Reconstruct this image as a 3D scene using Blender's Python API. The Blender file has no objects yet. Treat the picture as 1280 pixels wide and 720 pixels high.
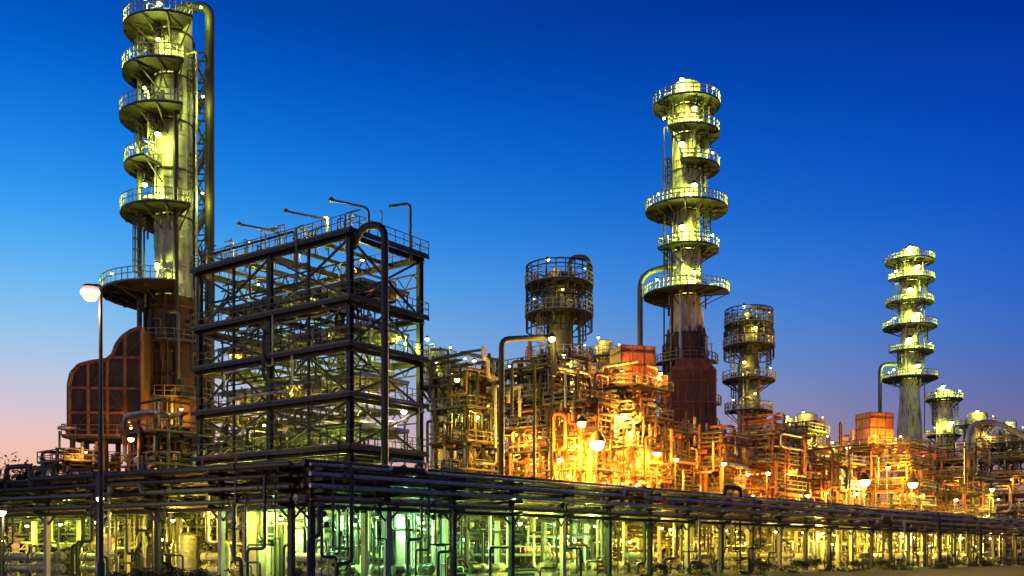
import bpy, math, random
from mathutils import Vector
R=random.Random(11)
sc=bpy.context.scene
COL=sc.collection
F=1244.4; CH=2.0; HY=690.0
def X(px,d): return (px-640)/F*d
def Z(py,d): return CH+(HY-py)/F*d
V=Vector
def lin(c):
    return tuple(((x/255)/12.92 if x/255<=0.04045 else ((x/255+0.055)/1.055)**2.4) for x in c)+(1,)

# ---------------- materials ----------------
def surf(name,col,rough=.5,metal=0.0,var=.35,scale=1.5,rust=0.0,bands=0.0,bump=.15):
    m=bpy.data.materials.new(name); m.use_nodes=True; nt=m.node_tree; b=nt.nodes['Principled BSDF']
    tc=nt.nodes.new('ShaderNodeTexCoord')
    mp=nt.nodes.new('ShaderNodeMapping'); mp.inputs['Scale'].default_value=(1,1,.35)
    nt.links.new(tc.outputs['Object'],mp.inputs['Vector'])
    n=nt.nodes.new('ShaderNodeTexNoise'); n.inputs['Scale'].default_value=scale; n.inputs['Detail'].default_value=3; n.inputs['Roughness'].default_value=.7
    nt.links.new(mp.outputs[0],n.inputs['Vector'])
    r=nt.nodes.new('ShaderNodeValToRGB')
    r.color_ramp.elements[0].position=.3; r.color_ramp.elements[1].position=.7
    r.color_ramp.elements[0].color=tuple(c*(1-var) for c in col)+(1,)
    r.color_ramp.elements[1].color=tuple(min(1,c*(1+var*.6)) for c in col)+(1,)
    nt.links.new(n.outputs['Fac'],r.inputs['Fac'])
    out=r.outputs['Color']
    if rust>0:
        n2=nt.nodes.new('ShaderNodeTexNoise'); n2.inputs['Scale'].default_value=scale*.8; n2.inputs['Detail'].default_value=3
        mp2=nt.nodes.new('ShaderNodeMapping'); mp2.inputs['Location'].default_value=(3,7,1); mp2.inputs['Scale'].default_value=(1.5,1.5,.25)
        nt.links.new(tc.outputs['Object'],mp2.inputs['Vector']); nt.links.new(mp2.outputs[0],n2.inputs['Vector'])
        mr=nt.nodes.new('ShaderNodeMapRange'); mr.inputs['From Min'].default_value=.62-rust*.2; mr.inputs['From Max'].default_value=.75-rust*.2
        nt.links.new(n2.outputs['Fac'],mr.inputs['Value'])
        mx=nt.nodes.new('ShaderNodeMixRGB'); mx.inputs['Color2'].default_value=(col[0]*.3+.05,col[1]*.15+.02,col[2]*.1+.01,1)
        nt.links.new(mr.outputs[0],mx.inputs['Fac']); nt.links.new(out,mx.inputs['Color1']); out=mx.outputs[0]
    nt.links.new(out,b.inputs['Base Color'])
    b.inputs['Roughness'].default_value=rough; b.inputs['Metallic'].default_value=metal
    if bump>0:
        bp=nt.nodes.new('ShaderNodeBump'); bp.inputs['Strength'].default_value=bump; bp.inputs['Distance'].default_value=.05
        h=n.outputs['Fac']
        if bands>0:
            w=nt.nodes.new('ShaderNodeTexWave'); w.bands_direction='Z'; w.inputs['Scale'].default_value=bands; w.inputs['Distortion'].default_value=.1
            nt.links.new(tc.outputs['Object'],w.inputs['Vector'])
            ad=nt.nodes.new('ShaderNodeMath'); ad.operation='ADD'
            pw=nt.nodes.new('ShaderNodeMath'); pw.operation='POWER'; pw.inputs[1].default_value=12
            nt.links.new(w.outputs['Fac'],pw.inputs[0]); nt.links.new(pw.outputs[0],ad.inputs[0]); nt.links.new(n.outputs['Fac'],ad.inputs[1]); h=ad.outputs[0]
            bp.inputs['Strength'].default_value=.5
        nt.links.new(h,bp.inputs['Height']); nt.links.new(bp.outputs[0],b.inputs['Normal'])
    return m
def emis(name,col,s):
    m=bpy.data.materials.new(name); m.use_nodes=True; nt=m.node_tree
    b=nt.nodes['Principled BSDF']; b.inputs['Base Color'].default_value=(.5,.4,.3,1)
    b.inputs['Emission Color'].default_value=tuple(col)+(1,); b.inputs['Emission Strength'].default_value=s
    try: m.cycles.emission_sampling='NONE'
    except Exception: pass
    return m
M={}
M['steel']=surf('painted_dark_steel',(.026,.024,.018),.6,0,rust=.35,bump=0)
M['steelg']=surf('painted_grey_green_steel',(.11,.115,.08),.5,.1,rust=.35,bump=0)
M['steely']=surf('galvanised_steel',(.34,.34,.27),.45,.2,rust=.25,bump=0)
M['shell']=surf('insulated_shell_cladding',(.44,.43,.35),.45,.25,var=.45,scale=.7,rust=.4,bands=.35)
M['alu']=surf('aluminium_cladding',(.46,.45,.40),.35,.3,var=.3,rust=.2,bands=.5)
M['cream']=surf('cream_paint',(.52,.50,.34),.5,0,var=.45,rust=.4,bands=.3)
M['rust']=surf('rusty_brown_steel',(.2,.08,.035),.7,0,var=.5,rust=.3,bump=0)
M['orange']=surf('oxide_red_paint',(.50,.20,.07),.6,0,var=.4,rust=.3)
M['brown']=surf('brown_casing',(.085,.045,.03),.7,0,var=.5,rust=.3,scale=.9)
M['void']=surf('dark_void_panel',(.045,.026,.02),.7,.0,var=.6)  # dark colour stands in for shaded voids between the furnace frame members
M['dark']=surf('dark_grating',(.03,.03,.024),.65,.1,rust=.3,bump=0)
M['conc']=surf('fireproofed_concrete',(.38,.36,.28),.85,0,var=.35,scale=2)
M['panel']=surf('pale_wall_panel',(.44,.45,.37),.6,0,var=.35,rust=.4,scale=.8)
M['glass']=surf('dark_window_glass',(.03,.04,.05),.1,.0,bump=0)
M['ground']=surf('dark_gravel_ground',(.022,.02,.015),.9,0,var=.5,scale=.3,bump=.6)
M['bark']=surf('bark',(.05,.035,.025),.9,bump=0)
M['leaf']=surf('foliage',(.022,.035,.014),.8,var=.6,scale=2,bump=0)
LC={'yg':(.80,1.0,.12),'y':(1.0,.72,.08),'o':(1.0,.36,.022),'t':(.34,1.0,.40),'w':(1.0,.95,.62)}
for k,c in LC.items(): M['e_'+k]=emis('lamp_glow_'+k,tuple(.2+.8*x for x in c),16)
M['e_big']=emis('street_lamp_glow',(1,.40,.2),1.5)
M['e_hot']=emis('street_lamp_core',(1,.75,.5),8)

# ---------------- mesh builder ----------------
class MB:
    def __init__(s): s.v=[];s.f=[];s.sm=[];s.mi=[];s.m=0
    def add(s,vs,fs,sm=False):
        n=len(s.v); s.v+=[tuple(v) for v in vs]; s.f+=[tuple(i+n for i in f) for f in fs]
        s.sm+=[sm]*len(fs); s.mi+=[s.m]*len(fs)
    def box(s,c,sz,ang=0,d=None):
        if d is not None: ang=math.atan2(d[1],d[0])
        ca,sa=math.cos(ang),math.sin(ang); vs=[]
        for z in (-.5,.5):
            for x,y in ((-.5,-.5),(.5,-.5),(.5,.5),(-.5,.5)):
                a,b=x*sz[0],y*sz[1]; vs.append((c[0]+a*ca-b*sa,c[1]+a*sa+b*ca,c[2]+z*sz[2]))
        s.add(vs,[(3,2,1,0),(4,5,6,7),(0,1,5,4),(1,2,6,5),(2,3,7,6),(3,0,4,7)])
    def ext(s,p,q,prof,side=None):
        p=V(p);q=V(q);t=(q-p).normalized()
        up=V((0,0,1))
        if abs(t.z)>.95: up=V(side) if side else V((.66,.75,0))
        a=t.cross(up).normalized(); b=a.cross(t)
        n=len(prof); vs=[p+a*x+b*y for x,y in prof]+[q+a*x+b*y for x,y in prof]
        s.add(vs,[tuple(range(n-1,-1,-1)),tuple(range(n,2*n))]+[(i,(i+1)%n,(i+1)%n+n,i+n) for i in range(n)])
    def beam(s,p,q,w,h=None):
        h=h or w; s.ext(p,q,[(-w/2,-h/2),(w/2,-h/2),(w/2,h/2),(-w/2,h/2)])
    def ibeam(s,p,q,w,h=None):
        h=h or w; t=w*.14; f=h*.12
        s.ext(p,q,[(-w/2,-h/2),(w/2,-h/2),(w/2,-h/2+f),(t/2,-h/2+f),(t/2,h/2-f),(w/2,h/2-f),(w/2,h/2),(-w/2,h/2),(-w/2,h/2-f),(-t/2,h/2-f),(-t/2,-h/2+f),(-w/2,-h/2+f)])
    def tube(s,pts,r,seg=8,rad=None,caps=True):
        P=[V(p) for p in pts]; rad=rad if rad is not None else 3*r
        o=[P[0]]
        for i in range(1,len(P)-1):
            a=P[i-1]-P[i];b=P[i+1]-P[i]; d=min(rad,a.length*.48,b.length*.48)
            if d<1e-4: continue
            A=P[i]+a.normalized()*d;B=P[i]+b.normalized()*d
            for t in (0,.25,.5,.75,1): o.append(A*(1-t)**2+P[i]*2*t*(1-t)+B*t*t)
        o.append(P[-1])
        q=[o[0]]
        for p in o[1:]:
            if (p-q[-1]).length>1e-4: q.append(p)
        n=len(q); vs=[]; nrm=None
        for i in range(n):
            t=(q[min(i+1,n-1)]-q[max(i-1,0)]).normalized()
            if nrm is None:
                nrm=t.cross(V((0,0,1))) if abs(t.z)<.9 else t.cross(V((1,0,0)))
            nrm=(nrm-t*nrm.dot(t)).normalized(); b=t.cross(nrm)
            for k in range(seg):
                a=2*math.pi*k/seg; vs.append(q[i]+nrm*math.cos(a)*r+b*math.sin(a)*r)
        fs=[(i*seg+k,i*seg+(k+1)%seg,(i+1)*seg+(k+1)%seg,(i+1)*seg+k) for i in range(n-1) for k in range(seg)]
        s.add(vs,fs,True)
        if caps: s.add([vs[k] for k in range(seg)]+[vs[(n-1)*seg+k] for k in range(seg)],[tuple(range(seg-1,-1,-1)),tuple(range(seg,2*seg))])
    def lathe(s,prof,c=(0,0,0),seg=24,sm=True,a0=0):
        vs=[]
        for r,z in prof:
            for k in range(seg):
                a=a0+2*math.pi*k/seg; vs.append((c[0]+r*math.cos(a),c[1]+r*math.sin(a),c[2]+z))
        n=len(prof)
        s.add(vs,[(i*seg+k,i*seg+(k+1)%seg,(i+1)*seg+(k+1)%seg,(i+1)*seg+k) for i in range(n-1) for k in range(seg)],sm)
    def arc(s,r0,r1,a0,a1,z,th,n=22):
        vs=[]
        for i in range(n+1):
            a=a0+(a1-a0)*i/n; c,sn=math.cos(a),math.sin(a)
            vs+=[(r0*c,r0*sn,z),(r1*c,r1*sn,z),(r1*c,r1*sn,z+th),(r0*c,r0*sn,z+th)]
        fs=[(0,1,2,3),tuple(4*n+k for k in (3,2,1,0))]
        for i in range(n):
            b=4*i
            for k in range(4): fs.append((b+k,b+4+k,b+4+(k+1)%4,b+(k+1)%4))
        s.add(vs,fs)
    def rail(s,pts,h=1.15,sp=1.5,w=.05):
        P=[V(p) for p in pts]; up=V((0,0,1))
        for i in range(len(P)-1):
            a,b=P[i],P[i+1]; L=(b-a).length
            if L<.05: continue
            for hh in (h,h*.55): s.beam(a+up*hh,b+up*hh,w)
            s.beam(a+up*.08,b+up*.08,w*.5,.16)
            n=max(1,int(round(L/sp)))
            for k in range(n+(1 if i==len(P)-2 else 0)):
                p=a+(b-a)*k/n; s.beam(p,p+up*h,w)
def mesh(mb,name,mats):
    me=bpy.data.meshes.new(name); me.from_pydata(mb.v,[],mb.f)
    for m in (mats if isinstance(mats,(list,tuple)) else [mats]): me.materials.append(M[m])
    me.polygons.foreach_set('use_smooth',mb.sm); me.polygons.foreach_set('material_index',mb.mi)
    me.update(); return me
def mk(name,mb,mats,parent=None,loc=(0,0,0)):
    me=mb if isinstance(mb,bpy.types.Mesh) else mesh(mb,name,mats)
    o=bpy.data.objects.new(name,me); o.location=loc; COL.objects.link(o)
    if parent: o.parent=parent
    return o
def tag(o,label,cat,group=None):
    o['label']=label;o['category']=cat
    if group:o['group']=group
    return o
def top(name,mb,mats,label,cat,group=None,loc=(0,0,0)):
    return tag(mk(name,mb,mats,None,loc),label,cat,group)
def empty(name,loc,label,cat,group=None):
    o=bpy.data.objects.new(name,None); o.location=loc; o.empty_display_size=.5; COL.objects.link(o)
    return tag(o,label,cat,group)
def snapshot(root):
    ch={}
    for c in bpy.data.objects:
        if c.parent: ch.setdefault(c.parent.name,[]).append(c)
    def rec(o): return (o,[rec(k) for k in ch.get(o.name,[])])
    return rec(root)
def copy_thing(tree,loc,rz=0,scale=1,label=None,group=None):
    def rec(t,par):
        o=t[0].copy(); COL.objects.link(o)
        if par: o.parent=par
        for k in t[1]: rec(k,o)
        return o
    r=rec(tree,None); r.location=loc; r.rotation_euler=(0,0,rz); r.scale=(scale,)*3 if not isinstance(scale,(tuple,list)) else scale
    if label: r['label']=label
    if group: r['group']=group
    return r
_lm={};_ld={}
GAIN=2.0
def lamp(parent,pos,col,power,size=.2,off=(0,-.35,-.4),name='lamp',light=True):
    k=(col,size)
    if k not in _lm:
        mb=MB(); mb.m=0
        mb.lathe([(size*.3,size*1.7),(size*.6,size*1.4),(size*1.25,size*.5),(size*1.3,size*.35),(size*.9,size*.35)],seg=10)
        mb.beam((0,0,size*1.6),(0,size*2.2,size*1.9),size*.25)
        mb.m=1; mb.lathe([(0.001,-size*.8),(size*.6,-size*.6),(size*.95,-size*.1),(size*.95,size*.34)],seg=10)
        _lm[k]=mesh(mb,'lamp',['steel','e_'+col])
    o=mk(name,_lm[k],None,parent,pos)
    if light and power>0:
        kk=(col,power,size)
        if kk not in _ld:
            l=bpy.data.lights.new('lamp_light','POINT'); l.color=LC[col]; l.energy=power*GAIN; l.shadow_soft_size=max(.1,size*.5); _ld[kk]=l
        lo=bpy.data.objects.new('lamp_light',_ld[kk]); COL.objects.link(lo); lo.location=V(pos)+V(off)
        if parent: lo.parent=parent
    return o

# ---------------- camera / world ----------------
cam=bpy.data.cameras.new('camera'); co=bpy.data.objects.new('camera',cam); COL.objects.link(co)
cam.lens=35;cam.sensor_width=36;cam.shift_y=(HY-360)/1280; cam.clip_end=9000
co.location=(0,0,CH); co.rotation_euler=(math.radians(90),0,0); sc.camera=co
sc.view_settings.view_transform='Standard'; sc.view_settings.look='None'; sc.view_settings.exposure=0
w=bpy.data.worlds.new('World'); sc.world=w; w.use_nodes=True; nt=w.node_tree
bg=nt.nodes['Background']; tc=nt.nodes.new('ShaderNodeTexCoord')
nm=nt.nodes.new('ShaderNodeVectorMath'); nm.operation='NORMALIZE'; nt.links.new(tc.outputs['Generated'],nm.inputs[0])
sx=nt.nodes.new('ShaderNodeSeparateXYZ'); nt.links.new(nm.outputs[0],sx.inputs[0])
def mr(i,a,b):
    n=nt.nodes.new('ShaderNodeMapRange'); n.inputs['From Min'].default_value=a;n.inputs['From Max'].default_value=b; nt.links.new(i,n.inputs['Value']); return n.outputs[0]
ev=mr(sx.outputs['Z'],0,.7); az=mr(sx.outputs['X'],-.40,.52)
def ramp(st):
    r=nt.nodes.new('ShaderNodeValToRGB'); cr=r.color_ramp; cr.interpolation='B_SPLINE'
    while len(cr.elements)<len(st): cr.elements.new(.5)
    for e,(p,c) in zip(cr.elements,st): e.position=p/.7; e.color=lin(c)
    nt.links.new(ev,r.inputs['Fac']); return r.outputs['Color']
LEFT=ramp([(0,(252,165,105)),(.05,(254,182,145)),(.09,(246,192,176)),(.13,(216,198,212)),(.18,(162,200,234)),(.24,(104,186,243)),(.31,(34,152,243)),(.40,(0,102,214)),(.47,(0,76,182)),(.7,(3,25,95))])
RIGHT=ramp([(0,(170,110,98)),(.05,(150,108,112)),(.09,(122,102,137)),(.13,(88,98,158)),(.18,(48,96,184)),(.24,(22,88,200)),(.31,(5,68,192)),(.40,(3,48,162)),(.47,(3,36,137)),(.7,(2,14,70))])
mx=nt.nodes.new('ShaderNodeMixRGB'); nt.links.new(az,mx.inputs[0]); nt.links.new(LEFT,mx.inputs[1]); nt.links.new(RIGHT,mx.inputs[2])
nt.links.new(mx.outputs[0],bg.inputs['Color']); bg.inputs['Strength'].default_value=1.0
sl=bpy.data.lights.new('sun','SUN'); sl.energy=.06; sl.color=(1,.6,.4); sl.angle=math.radians(8)
so=bpy.data.objects.new('sun',sl); COL.objects.link(so); so.rotation_euler=(math.radians(86),0,math.radians(-75))

# ---------------- ground ----------------
mb=MB(); mb.add([(-3000,-300,0),(3000,-300,0),(3000,6000,0),(-3000,6000,0)],[(0,1,2,3)])
g=mk('ground',mb,'ground'); g['kind']='structure'

# ---------------- towers ----------------
def ladder_mesh(z0,z1,r,ang,w=.05):
    mb=MB(); c,s=math.cos(ang),math.sin(ang); t=V((-s,c,0))
    p=V((c*r,s*r,0))
    for k in (-.28,.28): mb.beam(p+t*k+V((0,0,z0)),p+t*k+V((0,0,z1)),w)
    z=z0
    while z<z1:
        mb.beam(p-t*.28+V((0,0,z)),p+t*.28+V((0,0,z)),w*.7); z+=.6
    z=z0+2.3; out=V((c,s,0))
    while z<z1:
        q=[p+t*.35*math.cos(a)*1.1+out*.75*math.sin(a)+V((0,0,z)) for a in [math.pi*i/6 for i in range(7)]]
        for i in range(6): mb.beam(q[i],q[i+1],w*.8)
        z+=1.2
    for a in (.25,.5,.75):
        q=p+t*.385*math.cos(a*math.pi)+out*.75*math.sin(a*math.pi)
        if z1-z0>3: mb.beam(q+V((0,0,z0+2.3)),q+V((0,0,z1)),w*.8)
    return mb
def tower(px,d,prof,plats,label,mat='shell',w=.06,lampc='yg',power=350,lsz=.22,pipes=3,seed=1,name='distillation_tower',lampang=-100,bandstep=2.4,lampz=2.6,cage=0,foot=None,skirt=0,extra=3):
    rr=random.Random(seed); x=X(px,d)
    e=empty(name,(x,d,0),label,'tower')
    mb=MB(); mb.lathe(prof,seg=32); 
    ztop=prof[-1][1]
    def rad(z):
        for (r0,z0),(r1,z1) in zip(prof,prof[1:]):
            if z0<=z<=z1: return r0+(r1-r0)*((z-z0)/max(1e-6,z1-z0))
        return prof[-2][0]
    z=foot[-1][1]+1 if foot else 3
    while z<ztop-2.5:
        r=rad(z); mb.lathe([(r,z),(r+.06,z),(r+.06,z+.14),(r,z+.14)],seg=32,sm=False); z+=bandstep
    mk('column',mb,mat,e)
    if foot:
        mb=MB(); mb.lathe(foot,seg=24,sm=False)
        mk('foot_casing',mb,'brown',e)
        def frad(z):
            for (r0,z0),(r1,z1) in zip(foot,foot[1:]):
                if z0<=z<=z1: return r0+(r1-r0)*(z-z0)/(z1-z0)
            return foot[0][0]
        for k in range(12):
            a=2*math.pi*k/12; c,s=math.cos(a),math.sin(a); mb=MB()
            for (r0,z0),(r1,z1) in zip(foot,foot[1:]):
                if z1-z0>.5: mb.beam(((r0+.12)*c,(r0+.12)*s,z0),((r1+.12)*c,(r1+.12)*s,z1),.22)
            mk('rib',mb,'rust' if k%3==0 else 'steel',e)
        nz=max(3,int((foot[-1][1]-foot[0][1])/2.2)); 
        for k in range(nz):
            z=foot[0][1]+(foot[-1][1]-foot[0][1])*(k+.5)/nz; q=frad(z)
            mb=MB(); mb.arc(q+.02,q+.3,0,6.2832,z,.22,24); mk('stiffener_ring',mb,'steel' if k%2 else 'rust',e)
        for k in range(14):
            a=math.radians(rr.uniform(-165,-15)); za=foot[0][1]+(foot[-1][1]-foot[0][1])*rr.uniform(.15,.95); zb=max(foot[0][1],za-rr.uniform(3,9)); q=max(frad(za),frad(zb))+rr.uniform(.4,.9); a2=a+rr.uniform(-.3,.3)
            mb=MB(); mb.tube([((q-.8)*math.cos(a),(q-.8)*math.sin(a),za),(q*math.cos(a),q*math.sin(a),za),(q*math.cos(a2),q*math.sin(a2),za),(q*math.cos(a2),q*math.sin(a2),zb)],rr.choice([.08,.12,.2]),7,rad=.3); mk('branch_pipe',mb,rr.choice(['rust','steelg','alu','steel']),e)
        for k in range(2):
            z=foot[0][1]+(foot[-1][1]-foot[0][1])*(.35+.35*k); q=frad(z)
            mb=MB(); mb.arc(q+.35,q+1.4,math.radians(170),math.radians(350),z,.1,16); p=mk('platform',mb,'dark',e)
            mb=MB(); mb.rail([V(((q+1.4)*math.cos(t),(q+1.4)*math.sin(t),z+.1)) for t in [math.radians(170+12*j) for j in range(16)]],1.2,.8,w); mk('railing',mb,'steelg',p)
    for i,(pz,ro,ac,sp) in enumerate(plats):
        ac=math.radians(ac);sp=math.radians(sp); r=rad(pz)
        a0,a1=ac-sp/2,ac+sp/2; n=max(8,int(sp/.22))
        pb=MB(); pb.arc(r+.12,ro,a0,a1,pz-.08,.08,n); pb.arc(ro-.02,ro+.06,a0,a1,pz-.18,.2,n)
        p=mk('platform',pb,'dark',e)
        rb=MB(); pts=[V((ro*math.cos(a0+(a1-a0)*k/n),ro*math.sin(a0+(a1-a0)*k/n),pz)) for k in range(n+1)]
        if sp<6.2: pts=[V(((r+.2)*math.cos(a0),(r+.2)*math.sin(a0),pz))]+pts+[V(((r+.2)*math.cos(a1),(r+.2)*math.sin(a1),pz))]
        rb.rail(pts,1.4,.75,w); mk('railing',rb,'steely',p)
        kb=MB(); nb=max(4,int(sp/.45)); kb.arc(r-.02,r+.14,0,6.283,pz-.4,.16,16)
        for k in range(nb+1):
            a=a0+(a1-a0)*k/nb; c,s=math.cos(a),math.sin(a)
            kb.beam((r*c,r*s,pz-.22),(ro*c,ro*s,pz-.22),.12,.2); kb.beam((r*c,r*s,pz-1.9),(ro*.93*c,ro*.93*s,pz-.3),.12)
        mk('bracket_ring',kb,'steel',p)
        nb=MB(); a=ac+rr.uniform(-.6,.6); c,s=math.cos(a),math.sin(a); 
        nb.tube([(r*c*.9,r*s*.9,pz+1.1),((r+.55)*c,(r+.55)*s,pz+1.1)],.42,12); nb.tube([((r+.4)*c,(r+.4)*s,pz+1.1),((r+.6)*c,(r+.6)*s,pz+1.1)],.56,12)
        mk('manway',nb,'alu',e)
        for k in range(extra):
            a=ac+rr.uniform(-.45,.45)*sp; a2=a+rr.uniform(-.6,.6); q=lambda A,RR,zz:(RR*math.cos(A),RR*math.sin(A),zz)
            zz=pz+rr.uniform(.6,2.6); R2=r+rr.uniform(.5,1.4); mb=MB()
            mb.tube([q(a,r*.9,zz),q(a,R2,zz),q((a+a2)/2,R2,zz),q(a2,R2,zz),q(a2,R2,zz-rr.uniform(1.5,5))],rr.choice([.08,.12,.17]),7,rad=.3); mk('branch_pipe',mb,rr.choice(['alu','cream','steel','steel']),e)
        if cage and i<cage:
            cb=MB(); m=22
            for k in range(m):
                a=2*math.pi*k/m; c,s=math.cos(a),math.sin(a)
                cb.beam((ro*.97*c,ro*.97*s,pz-2.1),(ro*.97*c,ro*.97*s,pz+2.6),.12)
                if k%3==0: cb.beam((r*c,r*s,pz+2.5),(ro*.97*c,ro*.97*s,pz+2.5),.1)
            cb.arc(ro*.95,ro*.99,0,6.283,pz+2.5,.16,28); cb.arc(ro*.95,ro*.99,0,6.283,pz+1.9,.1,28); cb.arc(ro*.95,ro*.99,0,6.283,pz-2.1,.16,28)
            mk('safety_cage',cb,'steel',p)
        nxt=plats[i-1][0] if i>0 else None
        if nxt:
            la=ac+(sp*.32 if i%2 else -sp*.32)
            mk('ladder',ladder_mesh(pz,min(nxt+1.1,pz+16),max(rad(nxt),r)+.35,la,w),'steely',e)
            mk('ladder',ladder_mesh(pz,min(nxt+1.1,pz+16),max(rad(nxt),r)+1.3,math.radians(-150 if i%2 else -40),w*1.2),'steel',e)
        if power>0:
            la=math.radians(lampang+(14 if i%2 else -16)); rl=r+1.5
            zz=pz+lampz
            lamp(e,(rl*math.cos(la),rl*math.sin(la),zz),lampc,power*rr.choice([.6,1,1.4]),round(lsz*rr.choice([.8,1,1.2]),3),off=(.0,-.3,-.45))
            la=math.radians(-90+(-62 if i%2 else 58)); lamp(e,(ro*.85*math.cos(la),ro*.85*math.sin(la),pz+1.8),lampc,power*.4,round(lsz*.55,3),off=(0,.2,-.4),light=(power>400))
    if power>400:
        lamp(e,(-1.0,-1.6,plats[0][0]+2.6),'yg',power*.5,lsz)  # extra lamp added to brighten the tower top
    for k in range(pipes):
        a=math.radians(rr.choice([-60,-35,-140,-165,-20,-120])+rr.uniform(-8,8)); r=max(rad(1),rad(ztop*.5)); zt=rr.uniform(.55,.97)*ztop
        rp=rr.choice([.12,.18,.28]); pb=MB(); c,s=math.cos(a),math.sin(a); ra=rad(zt); R2=r+.35+rp
        pb.tube([(ra*.9*c,ra*.9*s,zt),(R2*c,R2*s,zt),(R2*c,R2*s,0)],rp,8); mk('pipe',pb,rr.choice(['alu','steelg','steel']),e)
    return e
def dome(r,z,h=None):
    h=h or r*.3
    return [(r*math.cos(t),z+h*math.sin(t)) for t in [math.pi/2*k/6 for k in range(7)]]
d1=110; z1=lambda y:Z(y,d1)
T1=tower(217,d1,[(2.9,0),(2.9,z1(450)),(2.35,z1(385)),(2.0,z1(355))]+dome(2.0,z1(24)),
  [(z1(44),5.2,208,205),(z1(99),5.3,212,175),(z1(154),5.6,203,190),(z1(214),5.1,188,130),(z1(272),5.5,214,185),(z1(372),7.5,195,190)],
  'tall pale distillation column with ringed lit platforms above brown furnace',w=.08,power=560,lsz=.27,seed=3,lampang=-112,pipes=4,extra=5,
  foot=[(3.9,z1(575)),(3.5,z1(470)),(3.0,z1(425)),(2.6,z1(376))])
ob=MB(); c=T1.location.x
xo=X(264,d1)-c
ob.tube([(.6,0,z1(24)),(.6,0,z1(11)),(xo,-.5,z1(11)),(xo,-.5,z1(40)),(xo,-.5,4)],.5,14,rad=2.2); mk('overhead_pipe',ob,'steel',T1)
lamp(T1,(-3.6,-5.2,z1(470)),'o',900,.16); lamp(T1,(2.6,-5.2,z1(520)),'o',900,.16)  # lamps added to cast orange light on the lower column
d2=150; z2=lambda y:Z(y,d2)
T2=tower(858,d2,[(3.0,0),(3.0,z2(455)),(2.4,z2(385)),(2.0,z2(365))]+dome(2.0,z2(108)),
  [(z2(134),5.0,240,290),(z2(170),4.9,322,190),(z2(213),4.9,335,170),(z2(264),6.1,245,290),(z2(314),4.8,310,220),(z2(370),6.4,222,235)],
  'tall cream distillation column brightly lit on every ringed platform',mat='cream',w=.11,power=1400,lsz=.38,seed=5,lampang=-95,pipes=4,extra=6,
  foot=[(4.2,z2(560)),(3.3,z2(460)),(2.6,z2(412))])
ob=MB(); c=T2.location.x
ob.tube([(0,0,z2(338)),(X(845,d2)-c-1,-1,z2(335)),(X(799,d2)-c,-1,z2(345)),(X(799,d2)-c,-1,3)],.42,12,rad=2.5); mk('side_pipe',ob,'steelg',T2)
for k,(pa,pb_) in enumerate(((828,846),(890,872))):
    mb=MB(); mb.beam((X(pa,d2)-c,-2.6,z2(545)),(X(pb_,d2)-c,-1.8,z2(410)),.4); mk('raking_strut',mb,'steel',T2)
d3=240; z3=lambda y:Z(y,d3)
T3=tower(1137,d3,[(2.9,0),(2.9,z3(540)),(2.3,z3(500)),(2.1,z3(420))]+dome(2.1,z3(312)),
  [(z3(328),5.6,235,280),(z3(352),5.6,300,220),(z3(380),5.4,240,240),(z3(410),6.1,270,310),(z3(441),5.4,300,220),(z3(474),6.4,260,310)],
  'slender distant distillation column with six bright ringed platforms',mat='cream',w=.15,power=2600,lsz=.55,seed=6,pipes=2,lampang=-95,extra=5)
ob=MB(); c=T3.location.x
ob.tube([(0,0,z3(456)),(X(1098,d3)-c,-1,z3(456)),(X(1098,d3)-c,-1,z3(590))],.45,10,rad=2); mk('side_pipe',ob,'steelg',T3)
d4=135; z4=lambda y:Z(y,d4)
T4=tower(699,d4,[(2.2,0),(2.2,z4(455)),(1.7,z4(425)),(1.7,z4(405)),(2.4,z4(398))]+dome(2.4,z4(348)),
  [(z4(358),4.6,270,359),(z4(395),4.6,270,359),(z4(452),4.6,300,280)],
  'dark squat column with two round railed platforms on top',mat='steelg',w=.1,power=120,lampc='y',lsz=.2,seed=7,pipes=3,cage=2)
ob=MB(); ob.tube([(1.4,-.3,z4(345)),(1.4,-.3,z4(322)),(4.1,-.3,z4(322)),(4.1,-.3,z4(372))],.34,10,rad=1.3)
mk('goose_neck_pipe',ob,'steelg',T4)
d5=170; z5=lambda y:Z(y,d5)
T5=tower(936,d5,[(1.9,0),(1.9,z5(460)),(1.5,z5(440)),(2.2,z5(432))]+dome(2.2,z5(402)),
  [(z5(407),4.1,270,359),(z5(434),4.3,270,359),(z5(476),4.4,270,300),(z5(515),4.0,310,280)],
  'narrow grey column with stacked round platforms and bent pipe',mat='steelg',w=.12,power=300,lampc='y',lsz=.24,seed=8,pipes=3,cage=2)
ob=MB(); ob.tube([(0,-.2,z5(402)),(0,-.2,z5(385)),(3.4,-.2,z5(385)),(3.4,-.2,z5(430))],.38,10,rad=1.3); mk('goose_neck_pipe',ob,'alu',T5)
d6=225; z6=lambda y:Z(y,d6)
T6=tower(1180,d6,[(1.9,0)]+dome(1.9,z6(490)),[(z6(500),3.9,270,359),(z6(545),3.6,250,300)],
  'short pale column with one wide lit platform near top',mat='cream',w=.13,power=1000,lsz=.35,seed=9,pipes=2)
for (px,d,yt,r,yp) in [(563,128,455,1.1,468),(604,132,462,1.0,480),(1008,190,520,2.0,535),(988,196,525,1.6,540),(1222,215,518,2.0,532),(1262,230,528,1.6,545),(1043,215,560,1.8,570),(756,150,428,1.2,448),(546,122,438,.8,455),(648,140,470,1.3,485),(716,128,455,1.3,475)]:
    zz=lambda y:Z(y,d)
    tower(px,d,[(r,0)]+dome(r,zz(yt)),[(zz(yp),r+1.6,270,340),(zz(yp+30),r+1.5,240,280)],'slim process column with small railed platforms',mat=R.choice(['cream','alu','shell']),w=.1,power=330 if px>700 else 110,lampc=R.choice(['yg','y']),lsz=.25,seed=int(px),pipes=1,name='process_column')

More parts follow.
